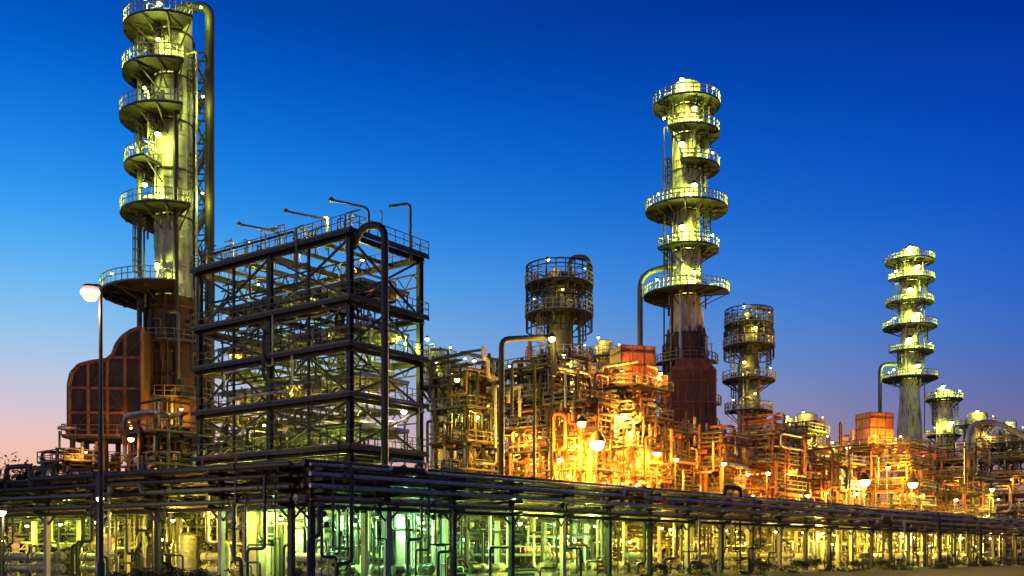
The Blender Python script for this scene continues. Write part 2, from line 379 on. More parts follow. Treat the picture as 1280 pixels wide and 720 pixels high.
# ---------------- stair/lattice tower by T1 ----------------
def lattice(px,d,wid,H,label,step=3.4,w=.16):
    x=X(px,d); e=empty('lattice_stair_tower',(x,d,0),label,'tower'); h=wid/2
    cs=[V((-h,-h,0)),V((h,-h,0)),V((h,h,0)),V((-h,h,0))]
    for c in cs:
        mb=MB(); mb.beam(c,c+V((0,0,H)),w); mk('leg',mb,'steel',e)
    n=int(H/step)
    for i in range(n):
        a,b=i*step,(i+1)*step; mb=MB()
        for k in range(4):
            p,q=cs[k],cs[(k+1)%4]
            mb.beam(p+V((0,0,b)),q+V((0,0,b)),w*.7); 
            mb.beam(p+V((0,0,a)),q+V((0,0,b)),w*.5)
            if k in(0,2): mb.beam(q+V((0,0,a)),p+V((0,0,b)),w*.5)
        mk('brace_panel',mb,'steel',e)
        mb=MB(); s=1 if i%2 else -1
        p,q=V((-s*h*.8,.2*s,a)),V((s*h*.8,.2*s,b))
        for o in (-.35,.35): mb.beam(p+V((0,o,0)),q+V((0,o,0)),.08,.25)
        for k in range(9):
            m=p+(q-p)*(k+.5)/9; mb.box(m,(.28,.7,.04))
        for o in (-.35,.35): mb.beam(p+V((0,o,1)),q+V((0,o,1)),.05)
        mk('stair_flight',mb,'steelg',e)
    return e
lattice(250,112.2,2.0,Z(52,113),'dark lattice stair tower beside tall distillation column',w=.22)

# ---------------- furnaces ----------------
def furnace(x,y,w,dp,z0,z1,label,ang=0,mat='brown',ribs=7,name='furnace',lamps=(),hip=.18,rmat='rust'):
    e=empty(name,(x,y,0),label,'furnace'); e.rotation_euler=(0,0,ang)
    mb=MB(); mb.box((0,0,(z0+z1)/2),(w,dp,z1-z0)); mk('casing',mb,mat,e)
    rt=z1+(z1-z0)*hip; mb=MB(); k_=.3 if hip>.1 else .48
    a,b=w/2+.1,dp/2+.1; c_,d_=w*k_,dp*k_
    mb.add([(-a,-b,z1+.003),(a,-b,z1+.003),(a,b,z1+.003),(-a,b,z1+.003),(-c_,-d_,rt),(c_,-d_,rt),(c_,d_,rt),(-c_,d_,rt)],[(3,2,1,0),(4,5,6,7),(0,1,5,4),(1,2,6,5),(2,3,7,6),(3,0,4,7)])
    mk('roof',mb,rmat,e)
    for i in range(ribs):
        t=-w/2+w*i/(ribs-1)
        for sg in (-1,1):
            mb=MB(); mb.beam((t,sg*(dp/2+.06),z0),(t,sg*(dp/2+.06),z1),.14); mk('rib',mb,rmat,e)
    for i in range(3):
        t=z0+(z1-z0)*(i+.5)/3; mb=MB(); q=dp/2+.16; u=w/2+.12
        for p0,p1 in (((-u,-q,t),(u,-q,t)),((-u,q,t),(u,q,t)),((-u,-q,t),(-u,q,t)),((u,-q,t),(u,q,t))): mb.beam(p0,p1,.14)
        mk('stiffener',mb,rmat,e)
    for sx_ in (-1,1):
        for sy in (-1,1):
            mb=MB(); mb.ibeam((sx_*w*.46,sy*dp*.46,0),(sx_*w*.46,sy*dp*.46,z0),.4); mk('leg',mb,'steel',e)
    mb=MB(); mb.box((0,0,z0-.15),(w+2.4,dp+2.4,.15)); p=mk('platform',mb,'dark',e)
    mb=MB(); u,q=w/2+1.15,dp/2+1.15; mb.rail([(-u,-q,z0-.07),(u,-q,z0-.07),(u,q,z0-.07),(-u,q,z0-.07),(-u,-q,z0-.07)],1.15,1.3,.07); mk('railing',mb,'steely',p)
    for (a,b,z,c,pw,sz) in lamps: lamp(e,(a,b,z),c,pw,sz)
    return e
def round_furnace(d):
    pf=[(98,548),(98,486),(101,472),(110,462),(124,458),(143,455),(150,449),(154,437),(161,427),(172,419),(184,415),(184,548)]
    x=X(140,d); dp=4.5
    e=empty('furnace',(x,d,0),'dark round shouldered furnace with open framed panels','furnace'); e.rotation_euler=(0,0,.08)
    prof=[(X(a,d)-x,Z(b,d)) for a,b in pf]; n=len(prof)
    vs=[(a,-dp/2,b) for a,b in prof]+[(a,dp/2,b) for a,b in prof]; mb=MB()
    mb.add(vs,[tuple(range(n)),tuple(range(2*n-1,n-1,-1))]+[(i,i+n,(i+1)%n+n,(i+1)%n) for i in range(n)]); mk('casing',mb,'void',e)
    mb=MB(); pts=[V((a,-dp/2-.12,b)) for a,b in prof]
    for i in range(n): mb.beam(pts[i],pts[(i+1)%n],.34)
    mk('front_frame',mb,'rust',e)
    z0=Z(548,d)
    def topz(px):
        for (a,b),(c,dd) in zip(pf[1:],pf[2:]):
            if a<=px<=c and c>a: return Z(b+(dd-b)*(px-a)/(c-a),d)
        return Z(460,d)
    for px in (120,143,164):
        t=X(px,d)-x; mb=MB(); mb.beam((t,-dp/2-.1,z0),(t,-dp/2-.1,topz(px)-.05),.3); mk('rib',mb,'rust',e)
    for py,pr_ in ((520,184),(490,184),(452,184)):
        pl=99 if py>486 else (101 if py>470 else 150); mb=MB(); mb.beam((X(pl,d)-x,-dp/2-.16,Z(py,d)),(X(pr_,d)-x,-dp/2-.16,Z(py,d)),.26); mk('stiffener',mb,'rust',e)
    for k,(pa,ya,pb_,yb) in enumerate([(100,548,120,520),(143,520,120,548),(143,520,164,490),(164,520,143,490),(164,452,184,425),(120,490,143,462)]):
        mb=MB(); mb.beam((X(pa,d)-x,-dp/2-.07,Z(ya,d)),(X(pb_,d)-x,-dp/2-.07,Z(yb,d)),.14); mk('diagonal',mb,'brown',e)
    for px in (101,140,180):
        for sy in (-1,1):
            mb=MB(); mb.ibeam((X(px,d)-x,sy*dp*.46,0),(X(px,d)-x,sy*dp*.46,z0),.4); mk('leg',mb,'steel',e)
    u0,u1=X(92,d)-x,X(190,d)-x; q=dp/2+.8; mb=MB(); mb.box(((u0+u1)/2,0,z0-.2),(u1-u0,dp+1.6,.15)); p=mk('platform',mb,'dark',e)
    mb=MB(); mb.rail([(u0,-q,z0-.1),(u1,-q,z0-.1),(u1,q,z0-.1),(u0,q,z0-.1),(u0,-q,z0-.1)],1.15,1.3,.07); mk('railing',mb,'steelg',p)
    for a,b,zo,c,pw in ((-1.5,-3.4,-1.8,'o',260),(3.4,-5,.5,'o',330)): lamp(e,(a,b,z0+zo),c,pw,.13)
    return e
round_furnace(104)
for (px,d,y0,y1,wd) in [(790,122,484,436,4.4),(1093,176,556,518,4.8),(767,132,500,452,2.6)]:
    furnace(X(px,d),d,wd,wd*.8,Z(y0,d),Z(y1,d),'flat sided oxide orange casing on steel legs lit orange',ang=.3,mat='orange',ribs=4,hip=.02,rmat='rust',lamps=[(-wd*.5-1,-wd*.4-2.6,Z(y0,d)+1,'o',1100 if d<150 else 1700,.2),(wd*.4,-wd*.4-2.6,Z(y0,d)+1,'o',900 if d<150 else 1500,.2)])  # lamp pair added in front to light each casing orange
furnace(X(863,145),144.0,6.4,3,Z(545,145),Z(466,145),'dark brown furnace casing at foot of column',mat='brown',rmat='rust')

# ---------------- vessel templates ----------------
def vertical_drum():
    e=empty('vertical_drum',(0,0,0),'upright pressure drum with domed ends and nozzles','tank','process drums')
    r=1.0
    mb=MB(); mb.lathe([(r*.0001,.75)]+[(r*math.cos(t),1.2+.5*math.sin(t)) for t in [-math.pi/2*(1-k/5) for k in range(6)]]+dome(r,4.8,.5),seg=20)
    for z in (1.6,2.6,3.6,4.5): mb.lathe([(r,z),(r+.05,z),(r+.05,z+.12),(r,z+.12)],seg=20,sm=False)
    mk('shell',mb,'shell',e)
    mb=MB(); mb.lathe([(r*.85,0),(r*.85,1.15)],seg=20); mb.lathe([(r*1.05,0),(r*1.05,.1),(r*.8,.1)],seg=20,sm=False); mk('skirt',mb,'conc',e)
    mb=MB(); mb.tube([(0,0,5.2),(0,0,6.0),(1.5,-.2,6.0),(1.5,-.2,.2)],.13,8); mk('pipe',mb,'alu',e)
    mb=MB(); mb.tube([(-.5,-.8,2.2),(-.9,-1.3,2.2),(-.9,-1.3,0)],.1,8); mb.tube([(-.62,-.95,2.2),(-.68,-1.02,2.2)],.2,8); mk('nozzle',mb,'steel',e)
    mk('ladder',ladder_mesh(0,5.4,1.3,-2.4,.06),'steel',e)
    return e
def horizontal_drum():
    e=empty('horizontal_drum',(0,0,0),'horizontal pressure drum on concrete saddles','tank','process drums')
    mb=MB(); prof=[(.001,-3.45)]+[(.9*math.cos(t),-3+.45*math.sin(t)) for t in [-math.pi/2*(1-k/5) for k in range(1,6)]]+[(.9*math.cos(t),3+.45*math.sin(t)) for t in [math.pi/2*k/5 for k in range(6)]]
    mb.lathe(prof,seg=20); mb.v=[(z,y,x+1.9) for x,y,z in mb.v]; mk('shell',mb,'alu',e)
    for x in (-1.8,1.8):
        mb=MB(); mb.box((x,0,.62),(.4,1.5,1.24)); mk('saddle',mb,'conc',e)
    for x in (-2,.3,1.6):
        mb=MB(); mb.tube([(x,0,2.6),(x,0,3.3)],.16,8); mb.tube([(x,0,3.22),(x,0,3.32)],.27,8); mk('nozzle',mb,'steely',e)
    mb=MB(); mb.tube([(1.0,0,2.7),(1.0,0,3.7),(1.0,-1.6,3.7),(1.0,-1.6,.1)],.12,8); mk('pipe',mb,'steel',e)
    return e
def exchanger():
    e=empty('heat_exchanger',(0,0,0),'stacked tubular heat exchangers with flanged ends','heat exchanger','heat exchangers')
    for z in (1.1,2.5):
        mb=MB(); mb.tube([(-2.6,0,z),(2.6,0,z)],.5,16); 
        for x in (-2.6,-1.9,1.9,2.6): mb.tube([(x-.07,0,z),(x+.07,0,z)],.65,16)
        mb.tube([(-3.1,0,z),(-2.6,0,z)],.42,16); mk('shell',mb,'shell',e)
    for x in (-1.4,1.4):
        for z,h in ((.3,.6),(1.8,.5)):
            mb=MB(); mb.box((x,0,z),(.3,1,h)); mk('saddle',mb,'conc',e)
    mb=MB(); mb.tube([(-2.2,0,3),(-2.2,0,4.2),(-2.2,1.5,4.2)],.16,8); mk('pipe',mb,'alu',e)
    mb=MB(); mb.tube([(2.2,0,3),(2.2,0,3.8),(3.6,0,3.8),(3.6,0,.1)],.16,8); mk('pipe',mb,'steel',e)
    return e
def pump():
    e=empty('pump',(0,0,0),'small process pump with motor on plinth','pump','process pumps')
    mb=MB(); mb.box((0,0,.15),(1.8,.8,.3)); mk('plinth',mb,'conc',e)
    mb=MB(); mb.tube([(-.8,0,.75),(0,0,.75)],.32,12); mb.box((-.4,0,.42),(.5,.4,.24)); mk('motor',mb,'steelg',e)
    mb=MB(); mb.tube([(.3,0,.75),(.62,0,.75)],.4,12); mb.tube([(0,0,.75),(.3,0,.75)],.1,8); mk('casing',mb,'cream',e)
    mb=MB(); mb.tube([(.62,0,.75),(1.3,0,.75),(1.3,0,4.8)],.12,8); mk('pipe',mb,'alu',e)
    mb=MB(); mb.tube([(.46,0,1.1),(.46,0,3.6),(.46,1.4,3.6),(.46,1.4,5)],.1,8); mk('pipe',mb,'steel',e)
    return e
def cooler():
    e=empty('air_cooler',(0,0,0),'finned air cooler box with fan rings on legs','air cooler','air coolers')
    mb=MB(); mb.box((0,0,1.75),(3.8,5.6,.3)); mk('tube_bundle',mb,'steelg',e)
    for y in (-1.45,1.45):
        mb=MB(); mb.lathe([(1.5,1.58),(1.3,1.45),(1.25,1.2),(1.3,1.2),(1.35,1.45),(1.55,1.57)],c=(0,y,0),seg=18); r=mk('fan_ring',mb,'steelg',e)
        mb=MB(); mb.tube([(0,y,1.1),(0,y,1.4)],.15,8)
        for k in range(4):
            a=k*math.pi/2+.4; mb.beam((0,y,1.25),(1.15*math.cos(a),y+1.15*math.sin(a),1.3),.28,.04)
        mk('fan',mb,'steely',r)
    for x in (-1.8,1.8):
        for y in (-2.7,2.7):
            mb=MB(); mb.beam((x,y,0),(x,y,1.6),.12); mk('leg',mb,'steel',e)
        for y in (-2.7,2.7):
            mb=MB(); mb.beam((x,y,.1),(x,y*.3,1.58),.07); mk('brace',mb,'steely',e)
    mb=MB(); mb.box((-1.98,0,1.78),(.14,5.4,.26)); mb.tube([(-1.7,-1.4,1.9),(-1.7,-1.4,2.4),(-1.7,2.4,2.4)],.1,8); mk('header',mb,'alu',e)
    return e
TV={}
def place(kind,loc,rz=0,scale=1,label=None,group=None):
    if kind not in TV:
        e={'vd':vertical_drum,'hd':horizontal_drum,'hx':exchanger,'pu':pump,'ac':cooler}[kind]()
        TV[kind]=snapshot(e); e.location=loc;e.rotation_euler=(0,0,rz);e.scale=(scale,)*3
        return e
    return copy_thing(TV[kind],loc,rz,scale,label,group)

# ---------------- steel modules ----------------
UX=V((.66,.751,0)); UY=V((-.751,.66,0))
PM=['alu','cream','steelg','steel','rust','steel','shell','steelg']
def module(O,ux,uy,nx,ny,bx,by,zs,label,name='steel_frame',cw=.35,cmat='steel',over=1.0,npipe=40,seed=1,lamps=(),brace=.5,floorp=.8,rw=.06,z0=0,railmat='steely',pr=(.06,.22),pmats=PM,fl='dark',front=0.0,walk=True,railsp=1.4,stick=0.0,bh=1.1,xb=.5):
    rr=random.Random(seed); O=V(O); e=empty(name,O,label,'steel structure')
    P=lambda i,j,z:ux*(i*bx)+uy*(j*by)+V((0,0,z))
    for i in range(nx+1):
        for j in range(ny+1):
            mb=MB(); mb.ibeam(P(i,j,z0),P(i,j,zs[-1]+(rr.uniform(0,1)*stick)),cw); mk('column',mb,cmat,e)
    zz=[z0]+list(zs); Lx,Ly=nx*bx,ny*by
    for li,z in enumerate(zs):
        for j in range(ny+1):
            mb=MB(); mb.ibeam(P(0,j,z-.25)-ux*(over*.9),P(nx,j,z-.25)+ux*(over*.9),cw*.55,cw*bh); mk('beam',mb,cmat,e)
        for i in range(nx+1):
            mb=MB(); mb.ibeam(P(i,0,z-.3)-uy*(over*.9),P(i,ny,z-.3)+uy*(over*.9),cw*.5,cw*bh*.9); mk('beam',mb,cmat,e)
        mb=MB()
        for i in range(nx):
            for j in range(ny):
                if rr.random()<floorp:
                    c=P(i+.5,j+.5,z+.02); mb.box(c,(bx-.1,by-.1,.08),d=ux)
        if over>.3 and walk:
            for (c,sz) in ((ux*Lx/2-uy*over/2,(Lx+2*over,over-.05)),(ux*Lx/2+uy*(Ly+over/2),(Lx+2*over,over-.05)),(-ux*over/2+uy*Ly/2,(over-.05,Ly-.05)),(ux*(Lx+over/2)+uy*Ly/2,(over-.05,Ly-.05))):
                mb.box(c+V((0,0,z+.02)),(sz[0],sz[1],.08),d=ux)
        if not mb.v: mb.box(P(.5,.5,z+.02),(bx-.1,by-.1,.08),d=ux)
        f=mk('floor',mb,fl,e)
        q=[-ux*over-uy*over,ux*(Lx+over)-uy*over,ux*(Lx+over)+uy*(Ly+over),-ux*over+uy*(Ly+over)]
        q=[p+V((0,0,z+.06)) for p in q]; mb=MB(); mb.rail(q+[q[0]],1.15,railsp,rw); mk('railing',mb,railmat,f)
        za=zz[li]
        for (p,qq) in [(P(i,0,za),P(i+1,0,z-.4)) for i in range(nx)]+[(P(nx,j,za),P(nx,j+1,z-.4)) for j in range(ny)]+[(P(0,j,za),P(0,j+1,z-.4)) for j in range(ny)]:
            if rr.random()<brace:
                mb=MB(); m=(p+qq)/2
                if rr.random()<xb: mb.beam(p,qq,cw*.38); mb.beam(V((p.x,p.y,qq.z)),V((qq.x,qq.y,p.z)),cw*.37)
                else:
                    mb.beam(p,V((m.x,m.y,qq.z)),cw*.35); mb.beam(V((qq.x,qq.y,p.z)),V((m.x,m.y,qq.z)),cw*.35)
                mk('brace',mb,cmat,e)
    H=zs[-1]
    for k in range(min(npipe,100)):
        r=rr.uniform(*pr)*(1.6 if rr.random()<.15 else 1)
        y0=rr.uniform(-.9,-.2) if rr.random()<front else rr.uniform(-.8,Ly*.7)
        x0=rr.uniform(-.6,Lx+.6)
        if rr.random()<front: x0=rr.uniform(-.9,-.2); y0=rr.uniform(0,Ly)
        p=V((x0,y0,rr.uniform(z0+.4,H+.6)))
        pts=[p.copy()]; ax=rr.choice([0,2,2,1])
        for s in range(rr.randint(2,5)):
            q=p.copy()
            if ax==0: q.x=rr.uniform(-.6,Lx+.6)
            elif ax==1: q.y=rr.uniform(-.9,Ly+.5)
            else: q.z=max(z0+.2,min(H+1.2+stick,p.z+rr.choice([-1,1])*rr.uniform(1,5)))
            if (q-p).length>.5: pts.append(q.copy()); p=q
            ax=rr.choice([a for a in (0,1,2) if a!=ax])
        if len(pts)<2: continue
        mb=MB(); W=[ux*a.x+uy*a.y+V((0,0,a.z)) for a in pts]
        mb.tube(W,r,7)
        a,b=W[0],W[1]; t=(b-a).normalized()
        if (b-a).length>1.2:
            m=a+(b-a)*.5; mb.tube([m-t*.06,m+t*.06],r*1.8,8); mb.tube([m+t*.25,m+t*.37],r*1.8,8)
            if rr.random()<.3: mb.tube([m+t*.16,m+t*.16+V((0,-.5,.2))],r*.4,6)
        mk('pipe',mb,rr.choice(pmats),e)
    for (a,b,z,c,pw,sz) in lamps:
        lamp(e,ux*a+uy*b+V((0,0,z)),c,pw,sz)
    return e
def mod_at(px0,px1,d,yt,label,colr,pw,nl,seed,lh=3.4,n=2,npipe=60,rw=.07,cmat='steelg',over=.7,drums=3,sz=.2,pmats=PM,zlow=4.0,railmat='steelg',low=False):
    rr=random.Random(seed*13+5); s=(px1-px0)*d/F/1.41; b=s/n
    c=V((X((px0+px1)/2,d),d,0)); O=c-UX*s/2-UY*s/2
    H=Z(yt,d); k=max(2,int(round(H/lh))); zs=[H*(i+1)/k+rr.uniform(-.3,.3)*(i<k-1) for i in range(k)]
    lamps=[]
    for i in range(nl):
        li=rr.randint(max(0,k-4),max(0,k-2) if low else k-1); z=max(zlow,zs[li]-.7); cc=colr if isinstance(colr,str) else rr.choice(colr)
        szz=sz*rr.choice([.5,.7,1,1.5]); pp=pw*rr.choice([.3,.8,1.7])
        if i%2==0: lamps.append((rr.uniform(0,s),-1.6 if rr.random()<.5 else s*rr.uniform(.2,.5),z,cc,pp,round(szz,3)))
        else: lamps.append((-1.5 if rr.random()<.5 else s*rr.uniform(.2,.5),rr.uniform(0,s),z,cc,pp,round(szz,3)))
    m=module(O,UX,UY,n,n,b,b,zs,label,npipe=npipe,seed=seed,lamps=lamps,cw=.28,cmat=cmat,rw=rw,over=over,pmats=pmats,front=.35,floorp=.5,brace=.6,railmat=railmat,stick=2.2)
    for i in range(drums):
        z=rr.choice(zs[:-1]+[0])+.07; k2=rr.choice(['vd','hd','hx','vd'])
        p=O+UX*rr.uniform(.2,.8)*s+UY*rr.uniform(.05,.5)*s; p.z=z
        place(k2,p,rr.choice([.85,.85+math.pi/2]),min(.75,lh/5.5*(1.3 if k2!='vd' else 1)))
    return m
# air cooler structure
C0=V((-12.2,75,0)); us=V((-.812,.584,0)).normalized(); vs=V((.60,.80,0)).normalized()
zs=[Z(558,75),Z(493,75),Z(430,75),Z(373,75),Z(290,75)]
lam=[]
for li,z in enumerate(zs[1:]):
    for k,a in enumerate((1.2,5.5,9.5,13.5,17)):
        lam.append((a+(li%2)*.7,[3.2,5.4,7.4][(k+li)%3],z-[1.0,2.0,1.4][(k+li*2)%3],'yg' if (k+li)%3 else 'y',330 if li<3 else 200,.16))
for a,b in ((3,2.5),(9,5),(15,3)): lam.append((a,b,zs[0]-1,'yg',450,.16))
for a,b in ((4,1.5),(9,4),(14,2)): lam.append((a,b,zs[-1]+2.2,'y',160,.12))
S=module(C0,us,vs,2,1,9.0,7.8,zs,'dark open steel structure stacked with lit air coolers',name='air_cooler_structure',cw=.42,over=.5,npipe=75,seed=21,lamps=lam,brace=1,floorp=.0,rw=.05,railmat='steelg',pr=(.05,.12),pmats=['cream','steel','steelg','steel','steel'],railsp=1.0,bh=1.15,xb=.75)
rs=math.atan2(us.y,us.x)
for li,z in enumerate(zs[:-1]):
    for a in (2.3,6.7,11.3,15.7):
        p=C0+us*a+vs*4.2; p.z=z+.07; place('ac',p,rs,1,'finned air cooler box with fan rings on steel deck','air coolers')
for li,z in enumerate(zs):
    for a in (3,6,12,15):
        mb=MB(); mb.ibeam(us*a+V((0,0,z-.3)),us*a+vs*7.8+V((0,0,z-.3)),.18,.3); mk('joist',mb,'steel',S)
    for (s0,dr,L,oo) in ((V((0,0,0)),us,18,-vs*.56),(V((0,0,0)),vs,7.8,-us*.56)):
        mb=MB(); mb.beam(s0+oo-dr*.5+V((0,0,z-.1)),s0+oo+dr*(L+.5)+V((0,0,z-.1)),.06,.26); mk('fascia',mb,'steel',S)
    if li>0:
        zb=zs[li-1]; mh=zb+2.6
        for (s0,dr,L,oo,nn) in ((vs*7.8,us,18,vs*.2,10),(V((0,0,0)),us,18,vs*2.2,12)):
            mb=MB(); ht=1.1
            for zz_ in (mh,mh+ht): mb.beam(s0+oo+V((0,0,zz_)),s0+oo+dr*L+V((0,0,zz_)),.11)
            for k in range(nn):
                a=s0+oo+dr*(L*k/nn);b=s0+oo+dr*(L*(k+1)/nn);m=(a+b)/2
                mb.beam(a+V((0,0,mh)),m+V((0,0,mh+ht)),.08); mb.beam(m+V((0,0,mh+ht)),b+V((0,0,mh)),.08)
            mk('truss',mb,'steel',S)
        for a in (4.5,13.5):
            mb=MB(); mb.ibeam(us*a+V((0,0,zb)),us*a+V((0,0,z)),.18); mk('post',mb,'steel',S)
for k,(pxa,pxb,y) in enumerate([(350,296,276),(408,355,260),(461,412,246)]):
    d=[83.0,79.5,76.5][k]; x0=X(pxa,d);x1=X(pxb,d); zt=Z(y+14,d)
    lx=V((x0,d,0))-C0; lx.z=0; l2=V((x1,d+.8,0))-C0; l2.z=0
    mb=MB(); mb.tube([lx+V((0,0,zs[-1])),lx+V((0,0,zt)),l2+V((0,0,zt+.9))],.1,8,rad=.5); mb.lathe([(0.01,.25),(.22,.1),(.22,-.1),(.01,-.1)],c=l2+V((0,0,zt+.9)),seg=10); mk('lamp_mast',mb,'steelg',S)
q=lambda px,y,dd=80:V((X(px,dd),dd,Z(y,dd)))-C0
mb=MB(); mb.tube([q(513,330),q(513,254),q(486,258)],.12,8,rad=.5); mk('lamp_mast',mb,'steelg',S)
mb=MB(); mb.tube([V((X(437,74),75.8,Z(300,74)))-C0,V((X(452,74),74.2,Z(281,74)))-C0,V((X(481,73),73,Z(281,73)))-C0,V((X(481,73),73,Z(400,73)))-C0,V((X(481,73),73,3))-C0],.27,14,rad=1.2); mk('riser_pipe',mb,'steel',S)
for k in range(56):
    a=R.uniform(0,18);b=R.uniform(-.4,4); h=R.uniform(.8,2.6); mb=MB(); p=us*a+vs*b+V((0,0,zs[-1]))
    mb.tube([p,p+V((0,0,h)),p+V((0,0,h))+us*R.uniform(-1.6,1.6)],.06,6); mk('vent_pipe',mb,R.choice(['cream','steely','steel']),S)

G='dense steel process frame full of pipework lit '
mods=[ (545,622,112,476,'dim yellow',['y','yg'],170,6,31),
 (560,612,132,500,'dim yellow',['y'],220,4,32),
 (622,735,114,468,'amber',['y','o','o'],750,8,33),
 (690,762,108,508,'bright orange',['o'],2200,6,45),
 (735,832,120,490,'bright orange',['o','o','y'],2500,9,34),
 (790,870,126,545,'deep orange',['o'],1300,6,35),
 (850,930,128,558,'orange',['o','o'],900,5,46),
 (900,1000,136,550,'orange',['o','o','y'],1000,7,36),
 (960,1030,160,542,'dim yellow',['y','yg'],700,5,37),
 (985,1075,148,582,'orange',['o','o'],1200,6,38),
 (1050,1165,172,562,'bright orange',['o','o','y'],3000,9,39),
 (1130,1240,190,580,'amber',['y','o'],1700,6,40),
 (1215,1300,215,556,'dim yellow',['y','o'],900,5,41),
 (165,255,97,545,'dim amber',['o','o'],240,5,42),
 (60,140,104,580,'dim amber',['o','o'],300,3,43),
 (262,400,102,560,'yellow',['y','yg'],900,5,44)]
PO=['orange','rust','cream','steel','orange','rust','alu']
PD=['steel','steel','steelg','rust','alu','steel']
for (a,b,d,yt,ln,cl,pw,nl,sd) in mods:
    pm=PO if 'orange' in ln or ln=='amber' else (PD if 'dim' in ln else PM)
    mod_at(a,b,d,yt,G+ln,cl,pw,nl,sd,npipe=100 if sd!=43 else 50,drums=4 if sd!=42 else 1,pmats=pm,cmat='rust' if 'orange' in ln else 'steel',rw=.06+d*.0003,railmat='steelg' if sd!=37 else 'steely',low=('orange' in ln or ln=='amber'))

def toppipe(pts,r,mat,label,seg=10,rad=None):
    mb=MB(); mb.tube(pts,r,seg,rad=rad); return top('pipe',mb,mat,label,'pipe','plant pipes')
W=lambda px,y,d:(X(px,d),d,Z(y,d))
toppipe([W(627,700,95)[:2]+(0,),W(627,424,95),W(692,421,97),W(692,470,97)],.27,'steel','dark goose neck pipe standing above pipework',12,.8)
toppipe([W(668,700,100)[:2]+(0,),W(668,452,100),W(640,452,101),W(640,520,101)],.17,'steel','slim dark bent pipe beside process frame')
toppipe([W(605,560,115),W(605,437,115),W(575,441,115)],.15,'steelg','slim lamp arm pipe above frame')
toppipe([W(560,560,112),W(560,437,112),W(538,437,112)],.15,'steelg','slim bent vent pipe above frame')
toppipe([W(1280,545,200),W(1248,528,200),W(1210,528,200),W(1210,600,200)],.5,'alu','pale arched pipe above process frame',12,3)
rr=random.Random(31)
for k in range(30):
    px=rr.choice([rr.uniform(545,760),rr.uniform(830,1060),rr.uniform(1160,1275)]); d=rr.uniform(108,125) if px<800 else rr.uniform(140,185)
    yb=560; yt=rr.uniform(470,520) if px<760 else rr.uniform(525,560); a=rr.uniform(-22,22)
    toppipe([W(px,yb,d),W(px,yt,d),W(px+a,yt,d+1),W(px+a,yt+rr.uniform(15,60),d+1)],rr.uniform(.08,.22),rr.choice(['steel','steelg','alu','rust']),'slim pipe loop rising above steel frames',7)
for (px,y,d,c,pw,sz) in [(746,556,102,'y',6000,.8),(727,530,102,'o',3500,.45),(690,424,96,'y',300,.35),(1081,603,147,'y',5000,.8),(1141,606,154,'y',4500,.75),(780,520,109,'o',4000,.4),(1240,612,176,'y',2000,.4),(960,592,117,'o',2000,.3),(1060,560,157,'o',2600,.35),(845,575,111,'o',2200,.3),(905,580,115,'y',1400,.28),(505,515,80,'w',250,.24),(1110,585,150,'o',3200,.35),(1195,625,165,'y',1500,.3),(700,575,104,'o',2300,.3)]:  # largest bulbs are oversized to suggest bloom around the light
    x=X(px,d); e=empty('floodlight_pole',(x,d,0),'glowing floodlight on slim steel pole among pipework','lamp','plant floodlights')
    z=Z(y,d); mb=MB(); mb.beam((0,.5,0),(0,.5,z+sz*1.9),.12); mk('pole',mb,'steel',e)
    lamp(e,(0,0,z),c,pw,sz,off=(0,-.3-sz,-.2-sz*.5))

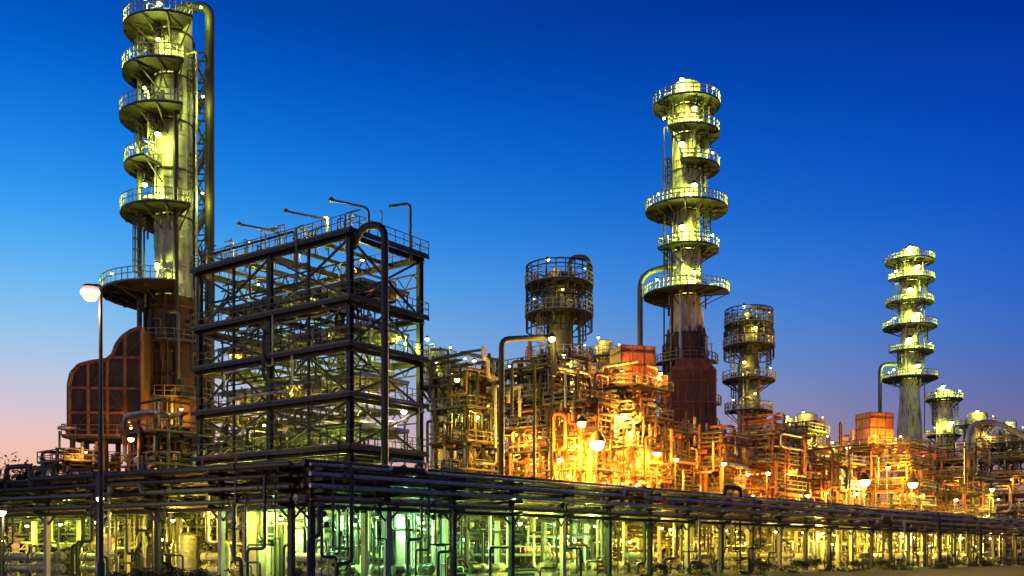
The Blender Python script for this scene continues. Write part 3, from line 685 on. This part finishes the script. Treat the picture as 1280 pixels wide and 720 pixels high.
# ---------------- pipe racks ----------------
O=V((-12.1,60,0)); A1=V((.67,.742,0)); N1=V((-.742,.67,0)); A2=V((-.86,.51,0)); N2=V((.51,.86,0))
def rack(O,a,n,L,bay,Wd,label,seed,off=0):
    rr=random.Random(seed); e=empty('pipe_rack',O,label,'pipe rack'); nb=int(L/bay); T=[5.0,5.8,6.5,7.1]
    for i in range(nb+1):
        for w_ in (0,Wd):
            p=a*(i*bay+off)+n*w_; mb=MB(); mb.box(p+V((0,0,2.3)),(.34,.34,4.6),d=a); mb.m=1; mb.ibeam(p+V((0,0,4.6)),p+V((0,0,7.3)),.3)
            mk('column',mb,['conc' if (w_>0 or i%3==1) else 'steel','steel'],e)
        mb=MB()
        for z in T: mb.ibeam(a*(i*bay+off)-n*1.15+V((0,0,z-.13)),a*(i*bay+off)+n*(Wd+.6)+V((0,0,z-.13)),.2,.22)
        mk('cross_beam',mb,'steel',e)
        mb=MB(); p=a*(i*bay+off)
        for s in (-1,1): mb.beam(p+V((0,0,3.9))+n*.02,p+a*s*1.1+V((0,0,4.8))+n*.02,.12)
        mk('knee_brace',mb,'steel',e)
    for w_ in (0,Wd):
        for z in T[:1]:
            mb=MB(); mb.ibeam(a*off+n*(w_-.25)+V((0,0,z-.26)),a*(nb*bay+off)+n*(w_-.25)+V((0,0,z-.26)),.16,.24); mk('stringer',mb,'steel',e)
    for ti,z in enumerate(T):
        w_=-1.1
        while w_<Wd+.2:
            r=rr.choice([.06,.09,.13,.18,.25]) if w_>-.5 else rr.choice([.1,.14,.19]); w_+=r
            zz=z+r; m=rr.choice(['steelg','alu','rust','rust','steel','steel','steel','steel'])  # rust finish puts warm highlights into the pipe colour
            L0=nb*bay
            pts=[O+a*(off-.8)+n*w_+V((0,0,zz)),O+a*(off+L0+.8)+n*w_+V((0,0,zz))]
            if rr.random()<.5:
                h=.5+r if ti<3 else rr.uniform(.6,1.3)
                t=rr.uniform(.03,.6)*L0; pts=[pts[0],O+a*(off+t)+n*w_+V((0,0,zz)),O+a*(off+t)+n*w_+V((0,0,zz+h)),O+a*(off+t+3)+n*w_+V((0,0,zz+h)),O+a*(off+t+3)+n*w_+V((0,0,zz)),pts[1]]
            mb=MB(); mb.tube(pts,r,8)
            A_,B_=pts[0],pts[-1]; dd=(B_-A_); u=dd.normalized(); t=rr.uniform(2,8)
            while t<dd.length-1: mb.tube([A_+u*t,A_+u*(t+.1)],r*1.5,8); t+=rr.uniform(8,18)
            top('pipe',mb,m,'long '+{'steelg':'grey green','alu':'pale clad','steel':'dark','rust':'warm brown'}[m]+' pipe lying on pipe rack','pipe','pipes on the rack')
            w_+=r+rr.uniform(.15,.7)
    for k in range(int(L/1.3)):
        t=rr.uniform(0,1)**1.2*L; w_=rr.choice([-1.3,-.7,.6,1.5,3.5,Wd-1]); r=rr.choice([.05,.07,.1,.14]); z=rr.choice(T)+.2
        p=O+a*(off+t)+n*w_; t2=rr.choice([-1,1])*rr.uniform(.6,2.5); zm=rr.uniform(.7,3)
        mb=MB(); pts=[p+n*2+V((0,0,z)),p+V((0,0,z)),p+V((0,0,zm)),p+a*t2+V((0,0,zm)),p+a*t2+V((0,0,.0))]
        mb.tube(pts,r,8); q=p+V((0,0,(z+zm)/2)); mb.tube([q,q+V((0,0,.1))],r*1.8,8); mb.tube([q+V((0,0,.35)),q+V((0,0,.45))],r*1.8,8); mb.tube([q+V((0,0,.22)),q+V((0,0,.22))-n*.45],r*.35,6); mb.tube([q+V((0,0,.22))-n*.45,q+V((0,0,.22))-n*.5],.2,10)
        top('drop_pipe',mb,rr.choice(['cream','steel','steel','steelg','steel','steel']),'vertical pipe with valve dropping from pipe rack','pipe','drop pipes below the rack')
    return e
def colr_for(px):
    if px<100: return ('yg',420)
    if px<340: return ('y',380)
    if px<390: return ('yg',550)
    if px<640: return ('t',650)
    if px<780: return ('yg',800)
    if px<900: return ('y',750)
    return ('y',900)
r1=rack(O,A1,N1,162,6.0,7,'long elevated pipe rack on pale concrete columns',51)
r2=rack(O+A2*1.6,A2,N2,48,6.0,7,'elevated pipe rack with dark pipes and pale columns',52)
def rlamps(e,base,a,n,L,step,rr):
    t=2.0
    while t<L:
        w_=rr.choice([2.2,4.5,6.0]); p=base+a*t+n*w_; px=640+p.x/p.y*F; c,pw=colr_for(px)
        lamp(e,p-V(e.location)+V((0,0,4.2)),c,pw*rr.choice([.4,1,1.4]),.15,off=(0,-.2,-.3)); t+=step*rr.uniform(.8,1.4)
rr=random.Random(5)
rlamps(r1,O,A1,N1,156,5.2,rr); rlamps(r2,O+A2*1.6,A2,N2,46,6.0,rr)
PU=['cream','steel','alu','steel','steelg','steel','shell']
for k in range(6):
    o=O+A1*(19+k*23)+N1*8.6; px=640+(o.x+A1.x*8)/(o.y+A1.y*8)*F; c,pw=colr_for(px)
    module(o,A1,N1,4,1,5.0,5.0,[3.4,6.8],'two storey pipe support frame behind pipe rack lit yellow',name='pipe_support_frame',cw=.24,cmat='cream' if k%2 else 'steel',over=.5,npipe=100,seed=60+k,
      lamps=[(2,-.8,3.0,c,pw*.7,.16),(9,2,5.9,c,pw,.16),(15,-.8,3.0,c,pw*.7,.16),(19,2,6,'o' if k>1 else c,pw,.16)],brace=.8,floorp=.25,pr=(.05,.15),railmat='steel',front=.4,walk=False,pmats=PU)
for k in range(2):
    o=O+A2*(6+k*21)+N2*9
    module(o,A2,N2,4,1,4.8,3.6,[3.4,7.0],'two storey pipe support frame with crowded pale pipes',name='pipe_support_frame',cw=.24,cmat='steel',over=.5,npipe=100,seed=70+k,
      lamps=[(3,-.8,3.0,'y',400,.15),(10,1,6,'yg',450,.15),(17,-.8,3.0,'y',400,.15)],brace=.8,floorp=.25,railmat='steel',pr=(.05,.16),front=.4,walk=False,pmats=PU)
rr=random.Random(77)
for k in range(34):
    t=14+k*4.0; kd=['hx','pu','pu','hd','vd','pu'][rr.randrange(6)]
    p=O+A1*t+N1*rr.choice([3.4,5.2]); p.z=0
    place(kd,p,.85+rr.choice([0,math.pi/2]),.65 if kd!='pu' else 1)
for k in range(6): place('pu',O+A1*(2+k*2.2)+N1*4,.85+(k%2)*1.57,1)
for k in range(13):
    t=3+k*3.4; kd=rr.choice(['hx','pu','pu','vd'])
    place(kd,O+A2*t+N2*rr.choice([3.2,5.2]),2.58,.65 if kd!='pu' else 1)
for k in range(14):
    p=O+A1*(20+k*9)+N1*rr.uniform(14.5,16.5); place(rr.choice(['vd','hd','vd']),p,.85,rr.uniform(.9,1.2))
def building(o,a,n,L,hb,label,lamps,name='backdrop_building',dp=2.8):
    e=empty(name,o,label,'building')
    mb=MB(); mb.box(a*L/2+n*dp/2+V((0,0,hb/2)),(L,dp,hb),d=a); mk('wall',mb,'panel',e)
    mb=MB(); mb.box(a*L/2+n*dp/2+V((0,0,hb+.12)),(L+.5,dp+.5,.22),d=a); mk('roof',mb,'steelg',e)
    N=int(L/1.7)
    for k in range(N+1):
        mb=MB(); p=a*(k*L/N)-n*.06; mb.beam(p,p+V((0,0,hb-.01)),.12); mk('pilaster',mb,'steelg',e)
    for k in range(N):
        c=a*((k+.5)*L/N)
        if k%5==2:
            mb=MB(); mb.box(c-n*.04+V((0,0,1.1)),(.95,.06,2.2),d=a); mk('door',mb,'steelg',e)
        elif k%2==0:
            mb=MB(); mb.box(c-n*.03+V((0,0,3.2)),(.9,.05,1.1),d=a); w_=mk('window',mb,'glass',e)
            mb=MB()
            for z in (2.65,3.2,3.75): mb.box(c-n*.08+V((0,0,z)),(1.0,.06,.07),d=a)
            mk('louvre',mb,'steely',w_)
    rr=random.Random(L)
    for k in range(min(95,int(L*2.2))):
        t=rr.uniform(0,L); z=rr.uniform(1,hb-.3); t2=t+rr.uniform(-3,3); t2=min(L,max(0,t2)); r=rr.choice([.04,.06,.09,.12]); w=rr.uniform(.25,.8)
        mb=MB(); mb.tube([a*t-n*w,a*t-n*w+V((0,0,z)),a*t2-n*w+V((0,0,z)),a*t2-n*w+V((0,0,hb+rr.uniform(.3,1.5)))],r,7); mk('wall_pipe',mb,rr.choice(['cream','alu','steelg','steel','steel']),e)
    for (t,c,pw) in lamps: lamp(e,a*t-n*1.6+V((0,0,hb-.8)),c,pw,.14)
    return e
building(O+A1*1.5+N1*8.0,A1,N1,17,5.4,'low pale panelled building with doors and louvres',[(3,'yg',300),(8,'t',550),(13,'t',550)],'substation_building',dp=1.3)
building(O+A1*30+N1*19,A1,N1,34,7,'long pale added backdrop building with wall pipes and louvres',[(4,'yg',900),(12,'y',900),(20,'yg',900),(29,'y',900)])  # pale walls added behind the frames to catch light as a yellow backdrop
building(O+A1*72+N1*19,A1,N1,38,7,'long pale added backdrop building with doors and pipework',[(4,'y',1100),(13,'y',1100),(22,'o',1100),(32,'y',1100)])
building(O+A1*114+N1*19,A1,N1,40,7,'long pale added backdrop building lit deep yellow',[(4,'y',1200),(14,'y',1200),(24,'y',1200),(34,'o',1200)])
building(O+A2*4+N2*13.6,A2,N2,40,5.5,'low dim panelled building with pipes on wall',[(4,'y',350),(12,'yg',350),(21,'y',400),(31,'yg',400)],dp=1.2)

# ---------------- street lamp ----------------
d=52; x=X(126,d); e=empty('street_lamp',(x,d,0),'tall slim street lamp with glowing orange head','street lamp')
zt=Z(366,d); mb=MB(); mb.lathe([(.25,0),(.25,1.4),(.15,1.5),(.08,zt)],seg=12); mk('pole',mb,'steel',e)
mb=MB(); mb.tube([(0,0,zt-.1),(0,0,zt+.4),(-.35,-.1,zt+.4)],.05,8,rad=.2); mk('arm',mb,'steel',e)
mb=MB(); mb.lathe([(0.02,.45),(.3,.38),(.46,.25)],c=(-.5,-.1,zt),seg=14); mk('lamp_head',mb,'steel',e)
mb=MB(); mb.m=1; mb.lathe([(.001,-.46),(.2,-.43),(.3,-.36)],c=(-.5,-.1,zt),seg=16); mb.m=0; mb.lathe([(.3,-.36),(.43,-.18),(.47,.05),(.4,.24)],c=(-.5,-.1,zt),seg=16); mb.m=1; mb.lathe([(.44,-.16),(.475,-.12),(.49,.0),(.47,.06)],c=(-.5,-.1,zt),seg=16); mk('bulb',mb,['e_big','e_hot'],e)
l=bpy.data.lights.new('street_lamp_light','POINT'); l.energy=1500; l.color=(1,.4,.12); l.shadow_soft_size=.2
lo=bpy.data.objects.new('street_lamp_light',l); COL.objects.link(lo); lo.parent=e; lo.location=(-.5,-.15,zt-.9)
for px,y,d in ((37,624,60),(66,641,60),(172,624,66)):
    x=X(px,d); e=empty('lamp_post',(x,d-6,0),'short lamp post with glowing white head','street lamp','lamp posts beside the rack')
    z=Z(y,d-6); mb=MB(); mb.beam((0,.15,0),(0,.15,z+.4),.09); mk('pole',mb,'steel',e); lamp(e,(0,0,z),'w',180,.22)

# ---------------- vegetation ----------------
def leafmass(c,rad,n,rr,sz):
    mb=MB()
    cl=[(V(c)+V((rr.gauss(0,.5)*rad[0],rr.gauss(0,.5)*rad[1],rr.uniform(-.8,.8)*rad[2])),rr.uniform(.2,.42)) for _ in range(14)]
    for i in range(n):
        q,s=rr.choice(cl); p=q+V((rr.gauss(0,s)*rad[0]*.6,rr.gauss(0,s)*rad[1]*.6,rr.gauss(0,s)*rad[2]*.6))
        a=V((rr.uniform(-1,1),rr.uniform(-1,1),rr.uniform(-1,1))).normalized()*sz; b=V((rr.uniform(-1,1),rr.uniform(-1,1),rr.uniform(-1,1))).normalized()*sz*.6
        p.z=max(p.z,.05); mb.add([p-a,p+b,p+a,p-b],[(0,1,2,3)])
    return mb
rr=random.Random(9)
def tree(x,y,h):
    e=empty('tree',(x,y,0),'dark leafy tree silhouetted against dusk sky','tree','trees beyond the plant')
    mb=MB(); mb.lathe([(h*.03,0),(h*.02,h*.4),(h*.008,h*.8)],seg=8)
    for k in range(7):
        a=rr.uniform(0,6.28); z=h*rr.uniform(.3,.6); mb.tube([(0,0,z),(math.cos(a)*h*.2,math.sin(a)*h*.2,z+h*.2)],h*.008,5)
    mk('trunk',mb,'bark',e); mk('crown',leafmass((0,0,h*.66),(h*.3,h*.3,h*.3),1600,rr,h*.022),'leaf',e)
for px,y,d in ((8,570,170),(28,578,175),(-15,572,180),(52,583,190)): tree(X(px,d),d,Z(y,d))
for k in range(22):
    if k<16: p=O+A1*(30+k*7.5)-N1*rr.uniform(4,6)
    else: p=V((X(150+(k-16)*22,54),54+rr.uniform(-1,1),0))
    if k in (0,7,15,17): 
        o=mk('shrub',leafmass((0,0,.6),(1.6,1.2,.7),700,rr,.1),'leaf'); bm=o.data
    else: o=mk('shrub',bm,None); 
    o.location=(p.x,p.y,0); o.rotation_euler=(0,0,rr.uniform(0,6)); o.scale=(1.3,1.1,rr.uniform(.6,1.0))
    tag(o,'low dark shrub growing in front of pipe rack','shrub','shrubs along the plant edge')
print('OBJ',len(bpy.data.objects),'LIGHTS',sum(1 for o in bpy.data.objects if o.type=='LIGHT'))
